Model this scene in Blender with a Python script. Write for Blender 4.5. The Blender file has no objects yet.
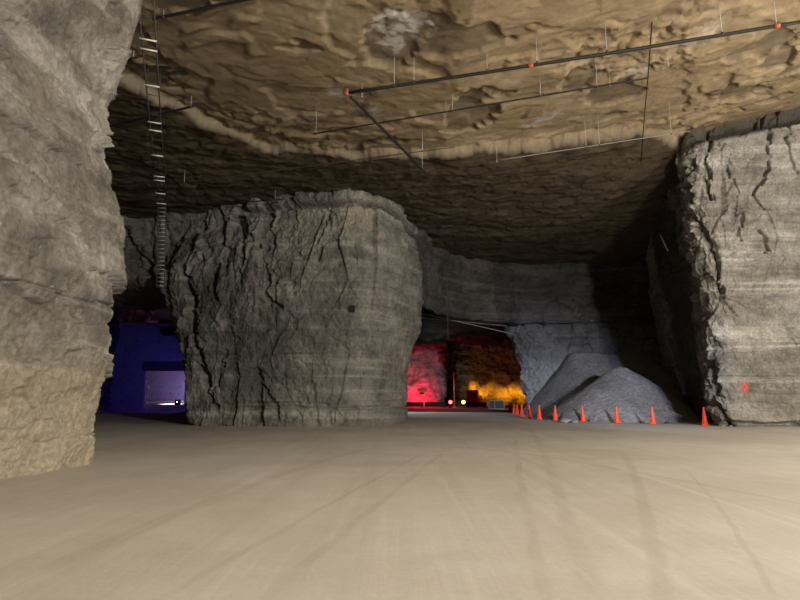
import bpy, bmesh, math, random
import numpy as np
from mathutils import Vector, Matrix
from mathutils.bvhtree import BVHTree

C = bpy.context.scene.collection
R = math.radians
random.seed(7)

# ------------------------------------------------------------------ camera
F = 580.0
PITCH = R(9.5)
CAMH = 1.42
cam_d = bpy.data.cameras.new('camera')
cam_d.sensor_width = 36.0
cam_d.lens = 36.0 * F / 800.0
cam_d.clip_end = 400
cam = bpy.data.objects.new('camera', cam_d)
C.objects.link(cam)
cam.location = (0, 0, CAMH)
cam.rotation_euler = (R(90) + PITCH, 0, 0)
bpy.context.scene.camera = cam

def ray(px, py):
    u = (px - 400) / F; v = (300 - py) / F
    return Vector((u, math.cos(PITCH) - v * math.sin(PITCH), math.sin(PITCH) + v * math.cos(PITCH)))
def at(px, py, Y):
    d = ray(px, py); return Vector((0, 0, CAMH)) + d * (Y / d.y)
def at_z(px, py, z):
    d = ray(px, py); return Vector((0, 0, CAMH)) + d * ((z - CAMH) / d.z)
def ground(px, py): return at_z(px, py, 0.0)

# ------------------------------------------------------------------ noise (numpy)
def _hash(ix, iy, iz, seed):
    h = (ix.astype(np.uint32) * np.uint32(374761393) + iy.astype(np.uint32) * np.uint32(668265263)
         + iz.astype(np.uint32) * np.uint32(2147483647 - 1274126177) + np.uint32((seed * 974634) & 0xffffffff))
    h ^= h >> np.uint32(13); h *= np.uint32(1274126177); h ^= h >> np.uint32(16); h *= np.uint32(2246822519); h ^= h >> np.uint32(15)
    return h.astype(np.float64) / 4294967295.0
def vnoise(p, seed=0):
    i = np.floor(p).astype(np.int64); f = p - i
    f = f * f * f * (f * (f * 6 - 15) + 10)
    r = 0
    for dx in (0, 1):
        wx = f[:, 0] if dx else 1 - f[:, 0]
        for dy in (0, 1):
            wy = f[:, 1] if dy else 1 - f[:, 1]
            for dz in (0, 1):
                wz = f[:, 2] if dz else 1 - f[:, 2]
                r = r + wx * wy * wz * _hash(i[:, 0] + dx, i[:, 1] + dy, i[:, 2] + dz, seed)
    return r * 2 - 1
def fbm(p, octaves=4, seed=0, gain=0.5):
    r = 0; a = 1.0; t = 0
    p = p.copy()
    for o in range(octaves):
        r = r + a * vnoise(p + 17.3 * o, seed + o); t += a; a *= gain; p = p * 2.03
    return r / t
def worley(p, seed=0):
    """distance to nearest and second cell centre, random id of the nearest, and the offset from its centre"""
    i = np.floor(p).astype(np.int64)
    n = len(p); f1 = np.full(n, 9.0); f2 = np.full(n, 9.0); cid = np.zeros(n); dl = np.zeros((n, 3))
    for dx in (-1, 0, 1):
        for dy in (-1, 0, 1):
            for dz in (-1, 0, 1):
                cx, cy, cz = i[:, 0] + dx, i[:, 1] + dy, i[:, 2] + dz
                e = np.stack([p[:, 0] - cx - _hash(cx, cy, cz, seed), p[:, 1] - cy - _hash(cx, cy, cz, seed + 1), p[:, 2] - cz - _hash(cx, cy, cz, seed + 2)], -1)
                d = np.sqrt((e**2).sum(-1))
                c = _hash(cx, cy, cz, seed + 3)
                near = d < f1
                f2 = np.where(near, f1, np.minimum(f2, d)); cid = np.where(near, c, cid); f1 = np.where(near, d, f1)
                dl[near] = e[near]
    return f1, f2, cid, dl
def facets(p, seed, tilt=0.6):
    """flat tilted plates, one per cell, with sharp steps between them: about -0.5 .. 0.5"""
    f1, f2, cid, dl = worley(p, seed)
    a = cid * 977.0; b = cid * 3571.0; c = cid * 7919.0
    tx = (a - np.floor(a)) - 0.5; ty = (b - np.floor(b)) - 0.5; tz = (c - np.floor(c)) - 0.5
    return (cid - 0.5) + tilt * 2 * (tx * dl[:, 0] + ty * dl[:, 1] + tz * dl[:, 2]), f2 - f1, cid
def sstep(a, b, x):
    t = np.clip((x - a) / (b - a), 0, 1); return t * t * (3 - 2 * t)
def terrace(n, sharp=0.18):
    k = np.floor(n); f = n - k
    return k + sstep(0.5 - sharp, 0.5 + sharp, f)

# ------------------------------------------------------------------ object helpers
def setp(o, label=None, cat=None, group=None, kind=None):
    if label: o['label'] = label
    if cat: o['category'] = cat
    if group: o['group'] = group
    if kind: o['kind'] = kind
    return o
def empty(name, loc, label, cat, group=None, rz=0):
    o = bpy.data.objects.new(name, None); o.empty_display_size = 0.2
    o.location = loc; o.rotation_euler = (0, 0, rz); C.objects.link(o)
    return setp(o, label, cat, group)
def link(name, me, mat=None, parent=None, smooth=True):
    o = bpy.data.objects.new(name, me); C.objects.link(o)
    if mat is not None: me.materials.append(mat)
    if smooth: me.shade_smooth()
    if parent is not None: o.parent = parent
    return o
def grid_mesh(name, P, close=False):
    nz, ns = P.shape[:2]
    idx = np.arange(nz * ns).reshape(nz, ns)
    if close: idx = np.concatenate([idx, idx[:, :1]], 1)
    q = np.stack([idx[:-1, :-1], idx[:-1, 1:], idx[1:, 1:], idx[1:, :-1]], -1).reshape(-1, 4)
    me = bpy.data.meshes.new(name)
    v = P.reshape(-1, 3)
    me.vertices.add(len(v)); me.vertices.foreach_set('co', v.astype(np.float32).ravel())
    me.loops.add(q.size); me.loops.foreach_set('vertex_index', q.astype(np.int32).ravel())
    me.polygons.add(len(q)); me.polygons.foreach_set('loop_start', np.arange(0, q.size, 4, dtype=np.int32))
    me.update(calc_edges=True); me.validate()
    return me
def bm_mesh(name, bm):
    bmesh.ops.recalc_face_normals(bm, faces=bm.faces[:])
    me = bpy.data.meshes.new(name); bm.to_mesh(me); bm.free(); return me
def add_tube(bm, pts, r, seg=8, cap=True):
    pts = [Vector(p) for p in pts]
    rings = []
    for i, p in enumerate(pts):
        d = (pts[min(i + 1, len(pts) - 1)] - pts[max(i - 1, 0)]).normalized()
        a = d.cross(Vector((0, 0, 1)))
        if a.length < 1e-3: a = d.cross(Vector((1, 0, 0)))
        a.normalize(); b = d.cross(a)
        rr = r[i] if isinstance(r, (list, tuple)) else r
        rings.append([bm.verts.new(p + (a * math.cos(2 * math.pi * k / seg) + b * math.sin(2 * math.pi * k / seg)) * rr) for k in range(seg)])
    for A, B in zip(rings, rings[1:]):
        for k in range(seg):
            bm.faces.new((A[k], A[(k + 1) % seg], B[(k + 1) % seg], B[k]))
    if cap:
        bm.faces.new(rings[0]); bm.faces.new(rings[-1][::-1])
def add_box(bm, lo, hi, bev=0.0):
    m = Matrix.Translation((Vector(lo) + Vector(hi)) / 2) @ Matrix.Diagonal((hi[0] - lo[0], hi[1] - lo[1], hi[2] - lo[2], 1))
    r = bmesh.ops.create_cube(bm, size=1, matrix=m)
    if bev:
        es = list({e for v in r['verts'] for e in v.link_edges})
        bmesh.ops.bevel(bm, geom=es, offset=bev, segments=2, affect='EDGES')
def add_lathe(bm, prof, seg=24, centre=(0, 0, 0), axis='Z', cap=True):
    rings = []
    for r, z in prof:
        ring = []
        for k in range(seg):
            a = 2 * math.pi * k / seg
            p = (r * math.cos(a), r * math.sin(a), z) if axis == 'Z' else (r * math.cos(a), z, r * math.sin(a))
            ring.append(bm.verts.new(Vector(p) + Vector(centre)))
        rings.append(ring)
    for A, B in zip(rings, rings[1:]):
        for k in range(seg):
            bm.faces.new((A[k], A[(k + 1) % seg], B[(k + 1) % seg], B[k]))
    if cap:
        bm.faces.new(rings[0]); bm.faces.new(rings[-1][::-1])
def tube_obj(name, pts, r, mat, parent=None, seg=8):
    bm = bmesh.new(); add_tube(bm, pts, r, seg); return link(name, bm_mesh(name, bm), mat, parent)
def box_obj(name, lo, hi, mat, parent=None, bev=0.01):
    bm = bmesh.new(); add_box(bm, lo, hi, bev); return link(name, bm_mesh(name, bm), mat, parent, False)

# ------------------------------------------------------------------ materials
class NT:
    def __init__(s, name):
        s.m = bpy.data.materials.new(name); s.m.use_nodes = True
        s.t = s.m.node_tree; s.n = s.t.nodes; s.b = s.n['Principled BSDF']
        s.b.inputs['Specular IOR Level'].default_value = 0.2
    def add(s, typ, **kw):
        n = s.n.new(typ)
        for k, v in kw.items(): setattr(n, k, v)
        return n
    def l(s, a, b): s.t.links.new(a, b)
    def coord(s): return s.add('ShaderNodeTexCoord').outputs['Object']
    def mapping(s, vec, scale=(1, 1, 1), rot=(0, 0, 0)):
        n = s.add('ShaderNodeMapping'); n.inputs['Scale'].default_value = scale; n.inputs['Rotation'].default_value = rot
        s.l(vec, n.inputs['Vector']); return n.outputs[0]
    def noise(s, vec, scale, detail=6, rough=0.55, dist=0.0):
        n = s.add('ShaderNodeTexNoise'); n.inputs['Scale'].default_value = scale; n.inputs['Detail'].default_value = detail
        n.inputs['Roughness'].default_value = rough; n.inputs['Distortion'].default_value = dist
        s.l(vec, n.inputs['Vector']); return n.outputs['Fac']
    def ramp(s, fac, stops):
        n = s.add('ShaderNodeValToRGB'); e = n.color_ramp.elements
        while len(e) < len(stops): e.new(0.5)
        for el, (p, c) in zip(e, stops):
            el.position = p; el.color = (*c, 1) if len(c) == 3 else c
        s.l(fac, n.inputs[0]); return n.outputs[0]
    def math(s, op, a, b=None, clamp=False):
        n = s.add('ShaderNodeMath', operation=op); n.use_clamp = clamp
        for i, x in enumerate((a, b)):
            if x is None: continue
            if isinstance(x, (int, float)): n.inputs[i].default_value = x
            else: s.l(x, n.inputs[i])
        return n.outputs[0]
    def mix(s, fac, a, b, blend='MIX'):
        n = s.add('ShaderNodeMix', data_type='RGBA', blend_type=blend)
        for sock, x in ((n.inputs[0], fac), (n.inputs[6], a), (n.inputs[7], b)):
            if isinstance(x, (int, float)): sock.default_value = x
            elif isinstance(x, (tuple, list)): sock.default_value = (*x, 1)
            else: s.l(x, sock)
        return n.outputs[2]
    def maprange(s, v, a, b, c=0.0, d=1.0):
        n = s.add('ShaderNodeMapRange'); n.interpolation_type = 'SMOOTHSTEP'
        for i, x in enumerate((a, b, c, d)): n.inputs[i + 1].default_value = x
        s.l(v, n.inputs[0]); return n.outputs[0]
    def attr(s, name):
        n = s.add('ShaderNodeAttribute'); n.attribute_name = name; return n.outputs['Fac']
    def bump(s, h, strength, dist):
        n = s.add('ShaderNodeBump'); n.inputs['Strength'].default_value = strength; n.inputs['Distance'].default_value = dist
        s.l(h, n.inputs['Height']); s.l(n.outputs[0], s.b.inputs['Normal'])
    def spot(s, vec, centre, rad, wob=0.6, scale=1.5, ysq=1.0):
        """soft noisy patch round a point"""
        k = (1, ysq, 1)
        d = s.add('ShaderNodeVectorMath', operation='DISTANCE'); s.l(s.mapping(vec, k), d.inputs[0]); d.inputs[1].default_value = (centre[0], centre[1] * ysq, centre[2])
        n = s.noise(vec, scale, 5, 0.6)
        x = s.math('ADD', d.outputs['Value'], s.math('MULTIPLY', s.math('SUBTRACT', n, 0.5), rad * wob * 4))
        return s.maprange(x, rad * 0.45, rad * 1.1, 1.0, 0.0)
    def done(s, col, rough=0.9):
        if isinstance(col, tuple): s.b.inputs['Base Color'].default_value = (*col, 1)
        else: s.l(col, s.b.inputs['Base Color'])
        if isinstance(rough, (int, float)): s.b.inputs['Roughness'].default_value = rough
        else: s.l(rough, s.b.inputs['Roughness'])
        return s.m

def rock_mat(name, dark, mid, light, strata=0.5, grain=1.0, low_tint=None, spots=(), stain=0.35, stretch=1.0, top_shade=None):
    t = NT(name); v = t.coord()
    big = t.noise(t.mapping(v, (1, 1, 1.6)), 0.35, 6, 0.6, 0.4)
    med = t.noise(t.mapping(v, (1, 1, stretch)), 1.6, 8, 0.65, 0.3)
    col = t.mix(t.maprange(med, 0.3, 0.7), dark, mid)
    col = t.mix(t.maprange(big, 0.42, 0.7), col, light)
    st = t.noise(t.mapping(v, (0.06, 0.06, 1.7)), 1.0, 6, 0.65, 0.3)
    col = t.mix(t.math('MULTIPLY', t.maprange(st, 0.5, 0.72), strata), col, tuple(c * 1.5 for c in light))
    col = t.mix(t.math('MULTIPLY', t.maprange(st, 0.46, 0.28), strata), col, tuple(c * 0.6 for c in dark))
    drip = t.noise(t.mapping(v, (1.3, 1.3, 0.13)), 1.0, 5, 0.6, 0.2)
    col = t.mix(t.math('MULTIPLY', t.maprange(drip, 0.52, 0.72), stain), col, tuple(c * 0.5 for c in dark))
    pale = t.noise(t.mapping(v, (1, 1, 1.2)), 2.2, 5, 0.75, 0.6)
    col = t.mix(t.math('MULTIPLY', t.maprange(pale, 0.62, 0.74), 0.5), col, tuple(min(1, c * 1.7) for c in light))
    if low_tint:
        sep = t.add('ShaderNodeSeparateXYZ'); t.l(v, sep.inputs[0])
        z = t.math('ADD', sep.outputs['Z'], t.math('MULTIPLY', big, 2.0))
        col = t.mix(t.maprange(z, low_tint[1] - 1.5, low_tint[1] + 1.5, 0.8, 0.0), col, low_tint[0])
    for c, r, colr, amt, wob, sc in spots:
        col = t.mix(t.math('MULTIPLY', t.spot(v, c, r, wob, sc, 0.15 if r < 0.35 else 1.0), amt), col, colr)
    if top_shade:  # sloping dark band, shade painted into the rock colour
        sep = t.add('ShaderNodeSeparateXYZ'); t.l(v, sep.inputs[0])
        h = t.math('SUBTRACT', sep.outputs['Z'], t.math('ADD', t.math('MULTIPLY', sep.outputs['X'], top_shade[0]), top_shade[1]))
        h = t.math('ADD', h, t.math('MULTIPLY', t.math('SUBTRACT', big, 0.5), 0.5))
        col = t.mix(t.math('MULTIPLY', t.maprange(h, -0.12, 0.12), t.maprange(h, top_shade[2], top_shade[2] + 0.3, 0.9, 0.0)), col, top_shade[3])
    fine = t.noise(t.mapping(v, (1, 1, stretch)), 9.0, 8, 0.7)
    col = t.mix(t.maprange(fine, 0.35, 0.65, 0.35, 0.0), col, (0.02, 0.018, 0.015))
    t.bump(t.math('ADD', t.math('MULTIPLY', med, 0.5), t.math('MULTIPLY', fine, 0.35 * grain)), 0.8, 0.06)
    return t.done(col, 0.92)

def plain(name, col, rough=0.6, metal=0.0, emit=None, strength=0.0, vary=0.25):
    t = NT(name)
    n = t.noise(t.coord(), 12.0, 4)
    c = t.mix(t.maprange(n, 0.3, 0.7, 0.0, vary), col, tuple(x * 0.55 for x in col))
    t.b.inputs['Metallic'].default_value = metal
    if emit:
        t.b.inputs['Emission Color'].default_value = (*emit, 1); t.b.inputs['Emission Strength'].default_value = strength
    return t.done(c, rough)

# ------------------------------------------------------------------ rock builder
def resample(poly, n, tpar=None):
    P = np.array(poly, float)
    d = np.r_[0, np.cumsum(np.linalg.norm(np.diff(P, axis=0), axis=1))]
    return d / d[-1]
def smooth_interp(tk, P, t):
    """Catmull-Rom-like (monotone enough) interpolation of rows P at knots tk"""
    n = len(tk); m = np.zeros_like(P)
    for i in range(n):
        a, b = max(i - 1, 0), min(i + 1, n - 1)
        m[i] = (P[b] - P[a]) / (tk[b] - tk[a]) * 0.75
    k = np.clip(np.searchsorted(tk, t, side='right') - 1, 0, n - 2)
    h = (tk[k + 1] - tk[k])[:, None]; s = ((t - tk[k]) / (tk[k + 1] - tk[k]))[:, None]
    return ((2 * s**3 - 3 * s**2 + 1) * P[k] + (s**3 - 2 * s**2 + s) * h * m[k] + (-2 * s**3 + 3 * s**2) * P[k + 1] + (s**3 - s**2) * h * m[k + 1])
def loft(levels, ns, nz, dens=None):
    """levels: [(z, outline points)], outlines run counter-clockwise as seen from outside-left to outside-right; returns grid"""
    zs = np.array([l[0] for l in levels], float)
    O = np.array([l[1] for l in levels], float)            # L,K,2
    mid = O[len(O) // 2]
    tk = resample(mid, 0)
    t = np.linspace(0, 1, ns)
    if dens is not None:                                    # put more columns where the camera sees the rock
        w = np.interp(t, tk, dens); cw = np.cumsum(w); cw = (cw - cw[0]) / (cw[-1] - cw[0])
        t = np.interp(np.linspace(0, 1, ns), cw, t)
    rows = np.stack([smooth_interp(tk, o, t) for o in O])   # L,ns,2
    z = np.linspace(zs[0], zs[-1], nz)
    flat = smooth_interp(zs, rows.reshape(len(zs), -1), z).reshape(nz, ns, 2)
    P = np.zeros((nz, ns, 3)); P[..., :2] = flat; P[..., 2] = z[:, None]
    return P
def normals(P, flip=1):
    ds = np.gradient(P, axis=1); dz = np.gradient(P, axis=0)
    n = np.cross(ds, dz) * flip
    return n / np.maximum(np.linalg.norm(n, axis=-1, keepdims=True), 1e-9)
def seg_dist(x, z, pts):
    d = np.full(len(x), 1e3)
    for (x0, z0), (x1, z1) in zip(pts, pts[1:]):
        vx, vz = x1 - x0, z1 - z0
        t = np.clip(((x - x0) * vx + (z - z0) * vz) / (vx * vx + vz * vz + 1e-9), 0, 1)
        d = np.minimum(d, np.hypot(x - x0 - t * vx, z - z0 - t * vz))
    return d
def rock_disp(p, seed, slab=0.4, slab_sc=(0.55, 0.55, 0.2), crack=0.15, strata=0.12, layer=1.2, fine=0.10, big=0.35, slab_mask=None, cracks=(), ledges=(), ymax=1e3):
    wz = np.array([0.5, 0.5, 0.22])
    w = np.stack([fbm(p * wz, 4, seed + 50, 0.4), fbm(p * wz, 4, seed + 60, 0.4), fbm(p * np.array([.7, .7, .5]), 3, seed + 70)], -1)
    d = big * fbm(p * np.array([0.22, 0.22, 0.3]), 3, seed)
    m = 1.0 if slab_mask is None else slab_mask
    sc = np.array(slab_sc)
    g, e, cid = facets((p + w * 0.45) * sc, seed + 5, 0.8)
    d = d + m * slab * g - m * crack * (1 - sstep(0.0, 0.05, e)) * (cid > 0.55)
    g2, e2, c2 = facets((p + w * 0.3) * sc * np.array([1.9, 1.9, 3.6]), seed + 9, 0.9)
    d = d + m * slab * 0.32 * g2
    g3, e3, c3 = facets((p + w * 0.15) * np.array([2.4, 2.4, 1.6]), seed + 13, 0.9)
    d = d + (0.35 + 0.65 * m) * fine * 0.75 * g3
    g4, e4, c4 = facets((p + w * 0.1) * np.array([4.5, 4.5, 3.2]), seed + 15, 0.9)
    d = d + (0.4 + 0.6 * m) * fine * 0.42 * g4
    L = p[:, 2] / layer + 0.30 * fbm(p * np.array([0.12, 0.12, 0.3]), 3, seed + 20)
    k = np.floor(L); fr = L - k
    z0 = np.zeros(len(p), np.int64)
    rnd = _hash(k.astype(np.int64), z0, z0, seed + 31); rn2 = _hash(k.astype(np.int64) + 1, z0, z0, seed + 31)
    d = d + strata * (rnd + (rn2 - rnd) * sstep(0.9, 1.0, fr) - 0.5)
    gro = np.exp(-((fr - 0.94) / 0.025)**2) * sstep(0.0, 0.25, vnoise(p * np.array([.5, .5, .9]), seed + 33))
    d = d - strata * 0.9 * gro
    n3 = fbm(p * np.array([1.4, 1.4, 2.2]), 5, seed + 40, 0.6)
    d = d + fine * 0.8 * n3 + fine * 0.5 * terrace(fbm(p * np.array([0.9, 0.9, 1.5]), 4, seed + 45, 0.6) * 5, 0.12) / 2.0
    for pts, wid, dep in cracks:
        jx = 0.30 * facets(p * np.array([1.2, 1.2, 1.5]), seed + 83, 0.4)[0] + 0.10 * fbm(p * 3, 3, seed + 84)
        dd = seg_dist(p[:, 0] + jx, p[:, 2] + 0.2 * w[:, 1], pts)
        ww = wid * (0.6 + 0.8 * (vnoise(p * 1.3, seed + 81) * 0.5 + 0.5))
        d = d - dep * (1 - sstep(ww * 0.1, ww, dd)) * (p[:, 1] < ymax)
    for z, wid, dep, x0, x1 in ledges:
        zz = (z(p) if callable(z) else z) + 0.25 * fbm(p * np.array([.3, .3, 0]), 3, seed + 91)
        d = d - dep * (np.exp(-((p[:, 2] - zz) / wid)**2) if wid > 0 else sstep(0, -wid, p[:, 2] - zz)) * sstep(x0 - .5, x0 + .5, p[:, 0]) * sstep(x1 + .5, x1 - .5, p[:, 0])
    return d
def top_recess(d, p, zr, dep):
    return d - dep * sstep(0.0, 0.25, p[:, 2] - zr)
def pcrack(pix, Y, wid, dep):
    q = [at(a, b, Y) for a, b in pix]
    return ([(v.x, v.z) for v in q], wid, dep)
def rock_object(name, levels, ns, nz, mat, seed, dens=None, flip=1, label=None, cat=None, mask_fn=None, fade=None, **kw):
    P = loft(levels, ns, nz, dens)
    N = normals(P, flip)
    p = P.reshape(-1, 3)
    if mask_fn is not None: kw['slab_mask'] = mask_fn(p)
    d = rock_disp(p, seed, **kw)
    if fade is not None: d = d * fade(p)
    p = p + N.reshape(-1, 3) * d[:, None] * np.array([1, 1, 0.35])
    me = grid_mesh(name, p.reshape(P.shape))
    if flip < 0: me.flip_normals()
    o = link(name, me, mat)
    return setp(o, label, cat, None, 'structure')
def bvh_of(o):
    me = o.data
    v = np.empty(len(me.vertices) * 3, np.float32); me.vertices.foreach_get('co', v)
    vv = [tuple(x) for x in v.reshape(-1, 3)]
    return BVHTree.FromPolygons(vv, [tuple(q.vertices) for q in me.polygons])
def hit(tree, px, py):
    h = tree.ray_cast(Vector((0, 0, CAMH)), ray(px, py).normalized())
    return h[0], h[1]

# ------------------------------------------------------------------ floor
def curve_line(t, v, pts, width, wob=0.15):
    """mask of a tyre track: |x - quadratic(y)| < width, broken by noise"""
    (y0, x0), (y1, x1), (y2, x2) = pts
    A = np.polyfit([y0, y1, y2], [x0, x1, x2], 2)
    sep = t.add('ShaderNodeSeparateXYZ'); t.l(v, sep.inputs[0])
    x, y = sep.outputs['X'], sep.outputs['Y']
    q = t.math('ADD', t.math('MULTIPLY', t.math('ADD', t.math('MULTIPLY', y, float(A[0])), float(A[1])), y), float(A[2]))
    n = t.noise(v, 0.5, 4)
    d = t.math('ABSOLUTE', t.math('ADD', t.math('SUBTRACT', x, q), t.math('MULTIPLY', t.math('SUBTRACT', n, 0.5), wob)))
    k = t.maprange(d, width * 0.3, width, 1.0, 0.0)
    lim = t.math('MULTIPLY', t.maprange(y, y0 - 0.6, y0 + 0.4), t.maprange(y, y2 - 1.0, y2 + 2.0, 1.0, 0.0))
    br = t.maprange(t.noise(v, 0.45, 3), 0.3, 0.55, 0.25, 1.0)
    return t.math('MULTIPLY', t.math('MULTIPLY', k, lim), br)
t = NT('packed_dust_floor'); v = t.coord()
big = t.noise(v, 0.18, 5, 0.6, 0.5)
col = t.mix(t.maprange(big, 0.35, 0.68), (0.50, 0.468, 0.405), (0.60, 0.575, 0.515))
s1 = t.noise(t.mapping(v, (1.3, 0.05, 1), (0, 0, R(9))), 1.0, 6, 0.6, 0.15)
s2 = t.noise(t.mapping(v, (3.4, 0.09, 1), (0, 0, R(14))), 1.0, 5, 0.6, 0.1)
col = t.mix(t.maprange(s1, 0.45, 0.75, 0, 0.5), col, (0.45, 0.41, 0.345))
col = t.mix(t.maprange(s2, 0.5, 0.75, 0, 0.45), col, (0.66, 0.63, 0.56))
med = t.noise(v, 1.1, 7, 0.65)
col = t.mix(t.maprange(med, 0.42, 0.62, 0.14, 0.0), col, (0.40, 0.34, 0.26))
for pix, w in ((((778, 600), (735, 530), (690, 475)), 0.05), (((545, 600), (528, 520), (515, 440)), 0.10), (((665, 600), (648, 520), (625, 455)), 0.13),
               (((160, 600), (300, 520), (420, 455)), 0.07), (((260, 600), (345, 530), (440, 455)), 0.09), (((60, 565), (240, 490), (360, 450)), 0.18), (((590, 590), (560, 500), (532, 430)), 0.16)):
    g = [ground(*q) for q in pix]
    m = curve_line(t, v, [(q.y, q.x) for q in g], w)
    col = t.mix(t.math('MULTIPLY', m, 0.22), col, (0.30, 0.24, 0.18))
# a long track that crosses the hall from left to right
sep = t.add('ShaderNodeSeparateXYZ'); t.l(v, sep.inputs[0])
gp = [ground(*q) for q in ((440, 446), (560, 460), (800, 504))]
A = np.polyfit([q.x for q in gp], [q.y for q in gp], 2)
qq = t.math('ADD', t.math('MULTIPLY', t.math('ADD', t.math('MULTIPLY', sep.outputs['X'], float(A[0])), float(A[1])), sep.outputs['X']), float(A[2]))
dd = t.math('ABSOLUTE', t.math('SUBTRACT', sep.outputs['Y'], qq))
mm = t.math('MULTIPLY', t.maprange(dd, 0.04, 0.22, 1.0, 0.0), t.maprange(sep.outputs['X'], 0.5, 2.0))
col = t.mix(t.math('MULTIPLY', mm, 0.28), col, (0.3, 0.23, 0.17))
fine = t.noise(v, 14.0, 6, 0.7)
col = t.mix(t.maprange(fine, 0.35, 0.6, 0.10, 0.0), col, (0.34, 0.29, 0.22))
t.bump(t.math('ADD', t.math('MULTIPLY', s1, 0.6), t.math('ADD', t.math('MULTIPLY', med, 0.3), t.math('MULTIPLY', fine, 0.08))), 0.35, 0.05)
M_floor = t.done(col, 0.85)

def axis(spans):
    out = [np.arange(a, b, s) for a, b, s in spans]
    return np.concatenate(out + [np.array([spans[-1][1]])])
fx = axis([(-60, -16, 1.5), (-16, 24, 0.25), (24, 60, 1.5)])
fy = axis([(-30, 2, 1.5), (2, 45, 0.25), (45, 130, 1.0)])
X, Y = np.meshgrid(fx, fy)
p = np.stack([X.ravel(), Y.ravel(), np.zeros(X.size)], -1)
z = 0.025 * fbm(p * np.array([0.25, 0.08, 1]), 3, 3) + 0.008 * fbm(p * np.array([1.5, 0.3, 1]), 3, 4)
p[:, 2] = z
floor = link('floor', grid_mesh('floor', p.reshape(len(fy), len(fx), 3)), M_floor)
setp(floor, 'pale beige packed dust floor of the mine with faint tyre tracks', 'floor', None, 'structure')

# ------------------------------------------------------------------ ceiling
def zfar_base(x): return 11.9
STEPX = [-40, -30, -14, -9.7, -7.6, -5.7, -2, 3.5, 8, 11.4, 15, 22, 40]
STEPY = [6, 10, 14.5, 18.3, 21.4, 23.6, 24.7, 24.4, 25.2, 26, 28, 32, 36]
def z_near(x): return 12.2 + 0.2 * np.maximum(0, x - 2)
def ceil_z(x, y):
    ys = np.interp(x, STEPX, STEPY)
    zn = z_near(x)
    zf = 11.92 + np.maximum(0, zn - 0.42 - 11.92) * np.exp(-np.maximum(0, y - ys) / 6.0)
    p = np.stack([x, y, x * 0], -1)
    wob = 0.7 * fbm(p * 0.35, 4, 11) + 0.4 * fbm(p * 1.6, 4, 12, 0.6)
    m = sstep(-0.12, 0.12, y - ys + wob)
    return zn + (zf - zn) * m, m
cx = axis([(-46, -16, 0.8), (-16, -13, 0.2), (-13, 17, 0.075), (17, 26, 0.15), (26, 40, 0.8)])
cy = axis([(-25, 10, 1.0), (10, 12.5, 0.2), (12.5, 28, 0.07), (28, 38, 0.11), (38, 52, 0.2), (52, 100, 1.5)])
X, Y = np.meshgrid(cx, cy); x, y = X.ravel(), Y.ravel()
z, far = ceil_z(x, y)
p = np.stack([x, y, np.zeros_like(x)], -1)
w = np.stack([fbm(p * 0.45, 3, 101), fbm(p * 0.45, 3, 102), 0 * x], -1)
n1 = fbm((p + w * 0.9) * np.array([0.20, 0.32, 1]), 4, 111, 0.45)
n2 = fbm((p + w * 0.6) * np.array([0.6, 0.9, 1]), 4, 121, 0.45)
n3 = fbm(p * 2.6, 4, 131, 0.6)
rough = sstep(-0.15, 0.35, fbm(p * 0.22, 3, 171))
fa, fe, fc = facets((p + w * 0.5) * np.array([0.42, 0.6, 1.0]), 141, 0.7)
fb, fe2, fc2 = facets((p + w * 0.3) * np.array([1.1, 1.5, 1.0]), 145, 0.8)
fc3 = facets((p + w * 0.2) * np.array([2.4, 3.2, 1]), 147, 0.9)[0]
near_rel = 0.10 * terrace(n1 * 3.0, 0.05) + (0.25 + 0.75 * rough) * (0.12 * fa + 0.09 * fb + 0.062 * fc3) + 0.04 * rough * terrace(n2 * 3.0, 0.06) + 0.022 * n3 + 0.07 * fbm(p * 0.5, 2, 191)
holes = sstep(0.20, 0.24, fbm((p + w * 0.7) * np.array([0.35, 0.5, 1]), 4, 181, 0.55))
flake = -0.16 * holes
far_rel = 0.04 * terrace(fbm((p + w * 0.5) * np.array([0.3, 0.8, 1]), 5, 161, 0.6) * 6, 0.15) + 0.05 * fb + 0.04 * n3 + 0.06 * facets(p * np.array([1.6, 2.6, 1]), 149, 0.8)[0]
z = z - (near_rel + flake) * (1 - far) - far_rel * far
P = np.stack([x, y, z], -1).reshape(len(cy), len(cx), 3)
me = grid_mesh('ceiling', P); me.flip_normals()
a = me.attributes.new('hole', 'FLOAT', 'POINT'); a.data.foreach_set('value', (holes * (1 - far)).astype(np.float32))
a = me.attributes.new('far', 'FLOAT', 'POINT'); a.data.foreach_set('value', far.astype(np.float32))
t = NT('ceiling_rock'); v = t.coord()
big = t.noise(v, 0.22, 6, 0.6, 0.5); med = t.noise(t.mapping(v, (1, 1.4, 1)), 0.9, 8, 0.66, 0.5); fine = t.noise(v, 6.0, 8, 0.7)
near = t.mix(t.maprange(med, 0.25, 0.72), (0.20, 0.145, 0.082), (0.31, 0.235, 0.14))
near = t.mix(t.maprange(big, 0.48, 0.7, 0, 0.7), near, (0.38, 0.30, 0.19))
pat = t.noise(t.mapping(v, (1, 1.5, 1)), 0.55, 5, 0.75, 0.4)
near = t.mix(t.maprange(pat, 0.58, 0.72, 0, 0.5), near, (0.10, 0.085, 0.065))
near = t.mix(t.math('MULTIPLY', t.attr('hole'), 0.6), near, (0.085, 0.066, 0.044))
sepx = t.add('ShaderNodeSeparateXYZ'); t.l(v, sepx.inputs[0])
near = t.mix(t.maprange(sepx.outputs['X'], 4.0, -9.0, 0.0, 0.55), near, (0.105, 0.082, 0.052))  # light falloff towards the left painted into the rock colour
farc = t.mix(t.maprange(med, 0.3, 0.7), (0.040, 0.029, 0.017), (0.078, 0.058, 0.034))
col = t.mix(t.attr('far'), near, farc)
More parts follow.
